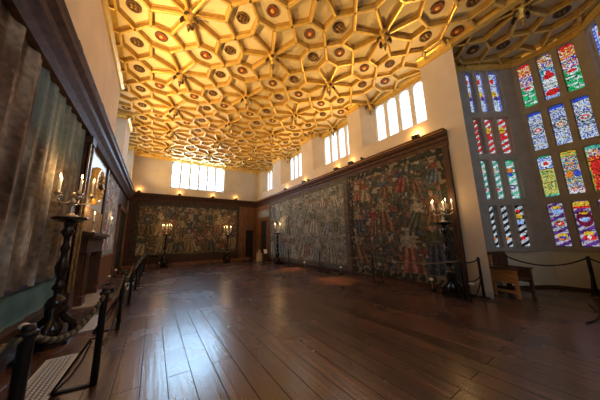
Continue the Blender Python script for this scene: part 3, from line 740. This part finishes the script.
#PART2
# ---------------------------------------------------------------- torcheres and candelabra
def torchere(label, loc, h=1.92, sc=1.):
    t = thing('torchere', label, 'torchere', loc)
    k = h/1.92
    MB().prism([(.25*math.cos(a), .25*math.sin(a)) for a in [PI/6+PI/3*i for i in range(6)]], 0, .05).prism([(.21*math.cos(a), .21*math.sin(a)) for a in [PI/6+PI/3*i for i in range(6)]], .05, .10).build('plinth', M['ebony'], t)
    for i in range(3):
        a = 2*PI*i/3+.5; c, s_ = math.cos(a), math.sin(a)
        pts = [(r*c, r*s_, z) for r, z in ((.22, .12), (.24, .18), (.21, .27), (.15, .32), (.09, .40), (.11, .50), (.06, .58))]
        MB().tube(pts, [.05, .055, .045, .05, .04, .045, .02], 8).build('scroll_foot', M['ebony'], t, True)
    pr = [(.07, .10), (.12, .16), (.12, .24), (.06, .30), (.05, .40), (.11, .50), (.13, .58), (.10, .66), (.05, .70), (.045, .76), (.085, .82), (.05, .88), (.04, .96), (.075, 1.06), (.085, 1.14), (.05, 1.24), (.038, 1.34), (.06, 1.42), (.035, 1.50), (.04, 1.60), (.09, 1.68), (.05, 1.74), (.06, 1.82), (.12, 1.87)]
    MB().lathe([(r, z*k) for r, z in pr], n=18).build('column', M['ebony'], t, True)
    MB().lathe([(.10, 1.84*k), (.19, 1.875*k), (.22, 1.89*k), (.22, 1.915*k), (.20, 1.92*k)], n=28).build('tray', M['ebony'], t, True)
    return t
def candelabrum(label, loc, n=5, r=.24, lit=6, rz=0, k=1.):
    t = thing('candelabrum', label, 'candelabrum', loc, rz)
    MB().lathe([(.10, 0), (.105, .015), (.05, .04), (.025, .07), (.04, .10), (.02, .14), (.03, .19), (.045, .22), (.02, .26), (.018, .30), (.035, .32), (.02, .36)], n=16).build('stem', M['silver'], t, True)
    for i in range(n):
        a = 2*PI*i/n+.2; c, s_ = math.cos(a), math.sin(a)
        pts = [(rr*c, rr*s_, z) for rr, z in ((.02, .24), (r*.4, .19), (r*.75, .20), (r*.97, .25), (r, .31))]
        ar = MB().tube(pts, .009, 6).lathe([(.015, .29), (.045, .31), (.05, .325), (.02, .33), (.022, .36)], (r*c, r*s_, 0), 12).build('arm', M['silver'], t, True)
        cd = MB().lathe([(.011, .35), (.0115, .53), (.008, .535)], (r*c, r*s_, 0), 10).build('candle', M['wax'], t, True)
        MB().lathe([(.003, .535), (.011, .55), (.010, .57), (.001, .60)], (r*c, r*s_, 0), 8).build('flame', M['flame'], cd, True)
    light('candle_light', 'POINT', (0, 0, .66), lit, (1, .55, .2), t, size=.12)
    t.scale = (1, 1, k)
    return t
TS = [((-1.19, 5.1, 0), 1.93, 'tall black turned torchere in front of the pilaster on the left', 'silver candelabrum with lit candles on the torchere in the left foreground', 5, .22),
      ((6.30, 2.62, 0), 1.83, 'black torchere at the end of the red and blue tapestry beside the bay', 'silver candelabrum with lit candles beside the pier of the bay', 5, .24),
      ((.60, 15.6, 0), 1.92, 'black torchere left of centre before the far wall tapestry', 'candelabrum with lit candles left of centre at the far wall', 5, .24),
      ((4.30, 15.6, 0), 1.86, 'black torchere right of centre before the far wall tapestry', 'candelabrum with lit candles right of centre at the far wall', 5, .24),
      ((6.40, 12.1, 0), 1.86, 'black torchere near the dark doorway of the right wall', 'candelabrum with faint candles near the dark doorway of the right wall', 4, .22)]
for loc, h, l1, l2, n, r in TS:
    torchere(l1, loc, h); candelabrum(l2, (loc[0], loc[1], h+(.0 if loc[0] > 0 else .0)), n, r, lit=9, k=1.18 if loc[0] < 0 else 1.)
# candlestick on the mantel and sconce on the tapestry
def small_candle(name, label, cat, loc, wall=False):
    t = thing(name, label, cat, loc)
    if wall: MB().box(-.12, -.08, -.04, .04, -.1, .08).tube([(-.1, 0, -.02), (-.04, 0, -.07), (0, 0, -.02), (0, 0, .02)], .009, 6).lathe([(.015, .01), (.05, .02), (.02, .03)], (0, 0, 0), 12).build('bracket', M['silver'], t, True)
    else: MB().lathe([(.08, -.28), (.085, -.27), (.03, -.25), (.014, -.2), (.025, -.14), (.014, -.08), (.014, 0), (.045, .01), (.02, .03)], (0, 0, 0), 14).build('stick', M['silver'], t, True)
    c = MB().lathe([(.012, .02), (.012, .20), (.008, .205)], (0, 0, 0), 10).build('candle', M['wax'], t, True)
    MB().lathe([(.003, .205), (.011, .22), (.010, .24), (.001, .27)], (0, 0, 0), 8).build('flame', M['flame'], c, True)
    light('candle_light', 'POINT', (.06, 0, .32), 4, (1, .55, .2), t, size=.06)
small_candle('candlestick', 'single lit candlestick standing on the mantel shelf', 'candlestick', (XL+.06, 7.75, 2.05))
small_candle('wall_sconce', 'single lit candle sconce against the pale blue tapestry', 'sconce', (XL-.02, 11.1, 2.22), True)

# ---------------------------------------------------------------- barrier posts and ropes
def post(label, loc, rz, h=.97, r=.03, brace=True):
    t = thing('barrier_post', label, 'barrier post', loc, rz)
    MB().lathe([(r, 0), (r, h-.03), (r*.8, h-.005), (.005, h)], n=14).build('upright', M['black'], t, True)
    MB().lathe([(r*1.1, h-.08), (r*1.45, h-.07), (r*1.45, h-.05), (r*1.1, h-.04)], n=14).build('cord_collar', M['black'], t, True)
    if brace:
        MB().box(-.02, .34, -.022, .022, 0, .018).build('foot', M['black'], t)
        MB().tube([(.32, 0, .02), (.07, 0, .46), (.0, 0, .46)], .013, 6).build('brace', M['black'], t, True)
        MB().tube([(.30, .0, .02), (.20, 0, .12), (.12, 0, .26), (.06, 0, .44)], .009, 6).build('curved_stay', M['black'], t, True)
    else:
        MB().lathe([(.12, 0), (.12, .012), (.03, .03)], n=18).build('foot', M['black'], t)
    return t
def sag(a, b, s, n=28):
    a = Vector(a); b = Vector(b); return [a.lerp(b, i/n)-Vector((0, 0, s*4*(i/n)*(1-i/n))) for i in range(n+1)]
def rope(label, a, b, s, m='rope', r=.014, twist=False, group=None):
    pts = sag(a, b, s, 60 if twist else 24)
    if not twist:
        o = MB().tube(pts, r, 7).build('rope', M[m], smooth=True); tag(o, label, 'rope', group); return o
    t = thing('rope', label, 'rope', group=group)
    L = (Vector(b)-Vector(a)).length
    for k, mm in enumerate(('rope', 'ropegreen')):
        sp = []
        tot = 120
        P_ = sag(a, b, s, tot)
        for i, p in enumerate(P_):
            d = (P_[min(i+1, tot)]-P_[max(i-1, 0)]).normalized(); u = d.cross(Vector((0, 0, 1))).normalized(); w = u.cross(d)
            an = 2*PI*i/tot*L/.095+k*PI; sp.append(p+(u*math.cos(an)+w*math.sin(an))*r*.55)
        MB().tube(sp, r*.75, 6).build('strand', M[mm], t, True)
    return t
LP = [(-.63, 2.25), (-.42, 3.44), (-.41, 5.25), (-.39, 7.05), (-.37, 8.85), (-.35, 10.65), (-.33, 12.45), (-.31, 14.2)]
nm = ['nearest', 'second', 'third', 'fourth', 'fifth', 'sixth', 'seventh', 'farthest']
for k, (x, y) in enumerate(LP):
    post('black barrier post, %s in the row along the left wall' % nm[k], (x, y, 0), PI-.1, .99, .034 if k else .036)
    if k:
        x0, y0 = LP[k-1]
        rope('twisted green and gold rope between the %s and %s posts on the left' % (nm[k-1], nm[k]), (x0, y0, .93), (x, y, .93), (.20, .22, .17)[min(k-1, 2)], r=.019, twist=True)
rope('twisted green and gold rope leaving the nearest left post towards the wall', (-.63, 2.25, .93), (-1.28, 1.2, .82), .06, r=.019, twist=True)
for k in range(1, 7):
    x0, y0 = LP[k]; x1, y1 = LP[k+1]
    rope('thin black lower cord from the %s to the %s left post' % (nm[k], nm[k+1]), (x0-.02, y0, .46), (x1-.02, y1, .46), .25, 'ropeblack', .012)
RP = [(6.32, 10.65), (6.27, 7.83), (6.26, 4.95)]
rn = ['farthest', 'middle', 'nearest']
for k, (x, y) in enumerate(RP):
    post('thin black barrier post, %s of the three before the right wall tapestries' % rn[k], (x, y, 0), -PI/2+.4, .93, .026)
rope('pale rope between the farthest and middle posts by the right wall', (6.32, 10.65, .86), (6.27, 7.83, .86), .16, r=.013)
rope('pale rope between the middle and nearest posts by the right wall', (6.27, 7.83, .86), (6.26, 4.95, .86), .16, r=.013)
rope('pale rope from the nearest right wall post to the post by the torchere', (6.26, 4.95, .86), (6.11, 2.30, .88), .14, r=.013)
rope('pale rope end tying the farthest right post to the faded tapestry wall', (6.32, 10.65, .86), (6.68, 11.6, .9), .06, r=.013)
post('black barrier post in front of the torchere by the bay pier', (6.11, 2.30, 0), 1.4, .93, .03, False)
post('black barrier post against the pier between torchere and armchair', (6.68, 2.12, 0), 1.4, .95, .03, False)
rope('black rope joining the two posts at the bay pier, upper', (6.11, 2.30, .88), (6.68, 2.12, .90), .06, 'ropeblack', .016)
rope('black rope joining the two posts at the bay pier, lower', (6.11, 2.30, .46), (6.68, 2.12, .50), .09, 'ropeblack', .016)
rope('black rope hanging down from the post beside the armchair', (6.66, 2.12, .48), (6.45, 2.18, .12), .06, 'ropeblack', .016)
post('black barrier post between the armchair and the stained glass', (8.0, 1.92, 0), 1.2, .96, .03, False)
post('black barrier post standing in the bay at the right edge', (9.0, .62, 0), PI-.15, .90, .035)
rope('black rope sagging in front of the bay wall', (8.0, 1.92, .90), (9.0, .62, .86), .22, 'ropeblack', .018)
rope('black rope leaving the bay post past the right edge', (9.0, .62, .86), (8.8, -.45, .86), .2, 'ropeblack', .018)
FP = [(.95, 15.3, 'left'), (3.28, 15.3, 'middle'), (5.35, 15.3, 'right')]
for x, y, n_ in FP: post('slim post, %s of three in front of the far wall tapestry' % n_, (x, y, 0), .3, .93, .02, False)
rope('gold rope from the left row to the left far post', (-.31, 14.2, .93), (.95, 15.3, .88), .05, r=.014)
rope('gold rope between the left and middle far posts', (.95, 15.3, .88), (3.28, 15.3, .86), .16, r=.012)
rope('gold rope between the middle and right far posts', (3.28, 15.3, .86), (5.35, 15.3, .88), .16, r=.012)
tag(MB().tube([(7.66, .66, .012), (7.3, .58, .012), (6.9, .50, .012), (6.59, .50, .012), (6.3, .53, .012), (6.06, .60, .012)], .012, 6).build('floor_cable', M['black'], smooth=True), 'black cable lying curved on the floor near the right edge', 'cable')

# ---------------------------------------------------------------- floor grilles
def grille(label, x0, x1, y0, y1):
    t = thing('floor_grille', label, 'floor grille', (x0, y0, 0), 0.0)
    w_, l_ = x1-x0, y1-y0
    MB().box(0, w_, 0, .025, .001, .014).box(0, w_, l_-.025, l_, .001, .014).box(0, .025, 0, l_, .001, .014).box(w_-.025, w_, 0, l_, .001, .014).build('rim', M['grate'], t)
    MB().box(.02, w_-.02, .02, l_-.02, .0005, .003).build('dark_duct', M['void'], t)
    b = MB(); n = 7
    for k in range(1, n): b.box(w_*k/n-.006, w_*k/n+.006, .02, l_-.02, .004, .012)
    y = .05
    while y < l_-.03: b.box(.02, w_-.02, y-.006, y+.006, .004, .011); y += .045
    b.build('lattice', M['grate'], t)
grille('white metal floor grille nearest the camera beside the left posts', -1.04, -.74, 3.1, 4.45)
grille('white metal floor grille behind the second left post', -1.02, -.75, 5.45, 6.45)
grille('white metal floor grille farther along beyond the fireplace hearth', -.75, -.50, 9.2, 10.6)

# ---------------------------------------------------------------- small lamps on floor
def floor_lamp(label, loc, h=.26, rz=0):
    t = thing('floor_spotlight', label, 'floor spotlight', loc, rz)
    MB().box(-.07, .07, -.05, .05, 0, .05).build('base', M['black'], t)
    MB().lathe([(.006, .05), (.006, h)], n=8).build('stem', M['silver'], t)
    MB().lathe([(.03, h), (.055, h+.02), (.05, h+.05), (.02, h+.07)], n=14).build('lamp_head', M['white'], t, True)
for l_, p_ in (('small white-headed lamp at the foot of the faded tapestry, nearer the bay', (6.45, 6.7, 0)),
               ('small white-headed lamp at the foot of the faded tapestry, nearer the door', (6.45, 9.3, 0)),
               ('small white-headed lamp below the red and blue tapestry', (6.5, 3.2, 0)),
               ('small white-headed lamp beside the bay pier torchere base', (6.62, 2.32, 0)),
               ('small white-headed lamp before the dado right of the fireplace', (-1.25, 10.7, 0)),
               ('small white-headed lamp near the dark left doorway', (-1.3, 12.8, 0)),
               ('small white-headed lamp by the little dark table at the far end', (.36, 15.2, 0))): floor_lamp(l_, p_)
floor_lamp('small white-headed lamp before the teal lining cloth', (-1.32, 4.55, 0), .42)
tag(MB().box(-.16, .16, -.12, .12, 0, .03).box(-.13, .13, -.09, .09, .03, .10).build('floor_box', M['black'], loc=(-1.05, 9.2, 0)), 'low black box on the floor beyond the hearth', 'box')

# ---------------------------------------------------------------- furniture
# oak settle armchair in the bay: origin at its near front leg
ch = thing('armchair', 'old oak armchair with solid side panels at the mouth of the bay', 'chair', (7.10, 1.58, 0), -.3)
Wc, Dc = .58, .54
def leg(x, y, h, m): MB().box(x-.03, x+.03, y-.03, y+.03, 0, h).build('leg', M[m], ch)
leg(.03, .03, .66, 'oak'); leg(Wc-.03, .03, .66, 'oakdark'); leg(.03, Dc-.03, 1.02, 'oak'); leg(Wc-.03, Dc-.03, 1.02, 'oakdark')  # near side in brighter oak, far side darker: warm light put into colour
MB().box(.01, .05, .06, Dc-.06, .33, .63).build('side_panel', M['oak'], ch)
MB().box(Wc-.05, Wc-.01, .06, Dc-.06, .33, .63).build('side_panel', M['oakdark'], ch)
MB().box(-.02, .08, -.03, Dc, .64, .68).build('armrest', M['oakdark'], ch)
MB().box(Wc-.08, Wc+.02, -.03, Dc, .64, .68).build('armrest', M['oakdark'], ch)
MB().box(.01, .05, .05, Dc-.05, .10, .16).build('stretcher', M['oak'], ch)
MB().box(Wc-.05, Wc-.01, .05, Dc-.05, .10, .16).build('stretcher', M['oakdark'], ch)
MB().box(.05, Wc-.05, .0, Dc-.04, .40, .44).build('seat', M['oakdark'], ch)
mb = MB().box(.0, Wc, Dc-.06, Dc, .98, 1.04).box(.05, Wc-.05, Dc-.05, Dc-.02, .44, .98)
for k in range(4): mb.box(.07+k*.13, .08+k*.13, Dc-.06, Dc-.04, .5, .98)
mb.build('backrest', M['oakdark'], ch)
# small dark table at the far end of the left rope
tb = thing('side_table', 'small dark table at the far left below the far tapestry', 'table', (-.05, 15.35, 0))
MB().box(-.12, .36, -.22, .22, .70, .74).build('tabletop', M['ebony'], tb)
for x in (-.08, .32):
    for y in (-.18, .18): MB().box(x-.02, x+.02, y-.02, y+.02, 0, .70).build('leg', M['ebony'], tb)
MB().box(-.08, .32, -.18, .18, .60, .70).build('apron', M['ebony'], tb)
# leaflet stand and cream box by the right-hand doorway
ls = thing('leaflet_stand', 'dark wooden box stand with white leaflet beside the right wall doorway', 'stand', (6.45, 14.0, 0))
MB().box(-.16, .16, -.16, .16, 0, .50).box(-.18, .18, -.18, .18, .5, .53).build('box', M['wood'], ls)
MB().add([(-.12, -.1, .53), (.10, -.1, .53), (.10, .02, .80), (-.12, .02, .80), (-.12, -.08, .53), (.10, -.08, .53), (.10, .04, .80), (-.12, .04, .80)], [(0, 1, 2, 3), (4, 7, 6, 5), (0, 4, 5, 1), (3, 2, 6, 7), (0, 3, 7, 4), (1, 5, 6, 2)]).build('leaflet', M['white'], ls)
cb = thing('donation_box', 'cream coloured box standing left of the dark leaflet stand', 'box', (6.18, 14.4, 0))
MB().box(-.14, .14, -.14, .14, 0, .56).build('body', M['cream'], cb); MB().box(-.05, .05, -.05, .05, .56, .78).build('card', M['cream'], cb)

# ---------------------------------------------------------------- uplights on the cornices and the light they give
WARM = (1, .60, .20)
def uplight(label, loc, target, energy, rz=0, glow=0):
    t = thing('cornice_uplight', label, 'uplight', (loc[0], loc[1], ZW), rz)
    MB().box(-.05, .05, -.09, .09, 0, .02).box(-.008, .008, -.07, -.05, .02, .12).box(-.008, .008, .05, .07, .02, .12).build('bracket', M['black'], t)
    MB().box(-.07, .07, -.11, .11, .05, .14).build('lamp_housing', M['black'], t)
    if glow: light('lamp_spill', 'POINT', (0, 0, .22), glow, (1, .5, .15), t, size=.05)
    light('lamp_beam', 'SPOT', (0, 0, .2), energy, WARM, t, spot=math.radians(128), blend=.9, size=.08).rotation_euler = (Vector(target)-Vector((loc[0], loc[1], ZW+.2))).to_track_quat('-Z', 'Y').to_euler() if not rz else None
for k, y in enumerate((4.37, 6.26, 8.2, 10.25, 12.66, 14.9)):
    uplight('dark uplight on the left cornice, %s from the camera' % nm[k], (XL+.14, y), (2.0, y, ZC), (520, 480, 380, 500, 360, 340)[k])
for k, y in enumerate((3.22, 5.99, 6.88, 9.49, 11.55)):
    uplight('dark uplight on the right cornice, %s from the bay' % nm[k], (XR-.13, y), (4.2, y, ZC), (240, 210, 160, 190, 160)[k], glow=(14, 5, 4, 4, 4)[k])
for k, x in enumerate((-1.0, 1.2, 3.32, 5.0)):
    uplight('dark uplight on the far wall cornice, %s from the left' % nm[k], (x, YF-.12), (x, YF-3, ZC), 70, glow=5)
# warm light washing the upper left and the pier from lamps farther back along the cornice
uplight('dark uplight on the left cornice above the camera', (XL+.14, 1.6), (2.6, 2.4, ZC), 380)

# two added downlights on the right cornice, put in to make warm floor pools
for (x, y, tx, ty, l_) in ((XR-.2, 5.3, 5.45, 6.0, 'nearer the bay'), (XR-.2, 8.9, 5.8, 9.4, 'farther from the bay')):
    t = thing('added_downlight', 'small dark added downlight on the right cornice, '+l_, 'downlight', (x, y, ZW))
    MB().box(-.05, .05, -.04, .04, 0, .07).lathe([(.03, .0), (.04, .08), (.01, .09)], (-.08, 0, 0), 10).build('housing', M['black'], t)
    light('lamp_beam', 'SPOT', (-.14, 0, .04), 1600, (1, .48, .16), t, spot=math.radians(24), blend=1, size=.03).rotation_euler = (Vector((tx, ty, 0))-Vector((x-.14, y, ZW+.04))).to_track_quat('-Z', 'Y').to_euler()

# added glowing pane behind the camera for cool fill, built like a window
w = sthing('window_%d' % wn)
MB().box(1.0, 4.6, YB+.0, YB+.02, 5.1, 6.8).build('pane', M['cool_fill'], w)
MB().box(.9, 1.0, YB, YB+.06, 5.0, 6.9).box(4.6, 4.7, YB, YB+.06, 5.0, 6.9).box(1.0, 4.6, YB, YB+.06, 5.0, 5.1).box(1.0, 4.6, YB, YB+.06, 6.8, 6.9).box(2.77, 2.83, YB, YB+.06, 5.1, 6.8).build('window_frame', M['stone'], w)  # added frame around the cool fill pane

# ---------------------------------------------------------------- world and view
wd = bpy.data.worlds.new('sky'); bpy.context.scene.world = wd; wd.use_nodes = True
wd.node_tree.nodes['Background'].inputs[0].default_value = (.6, .75, 1, 1); wd.node_tree.nodes['Background'].inputs[1].default_value = 1.0
vs = bpy.context.scene.view_settings; vs.view_transform = 'Standard'; vs.look = 'None'; vs.exposure = 0; vs.gamma = 1; vs.use_curve_mapping = False
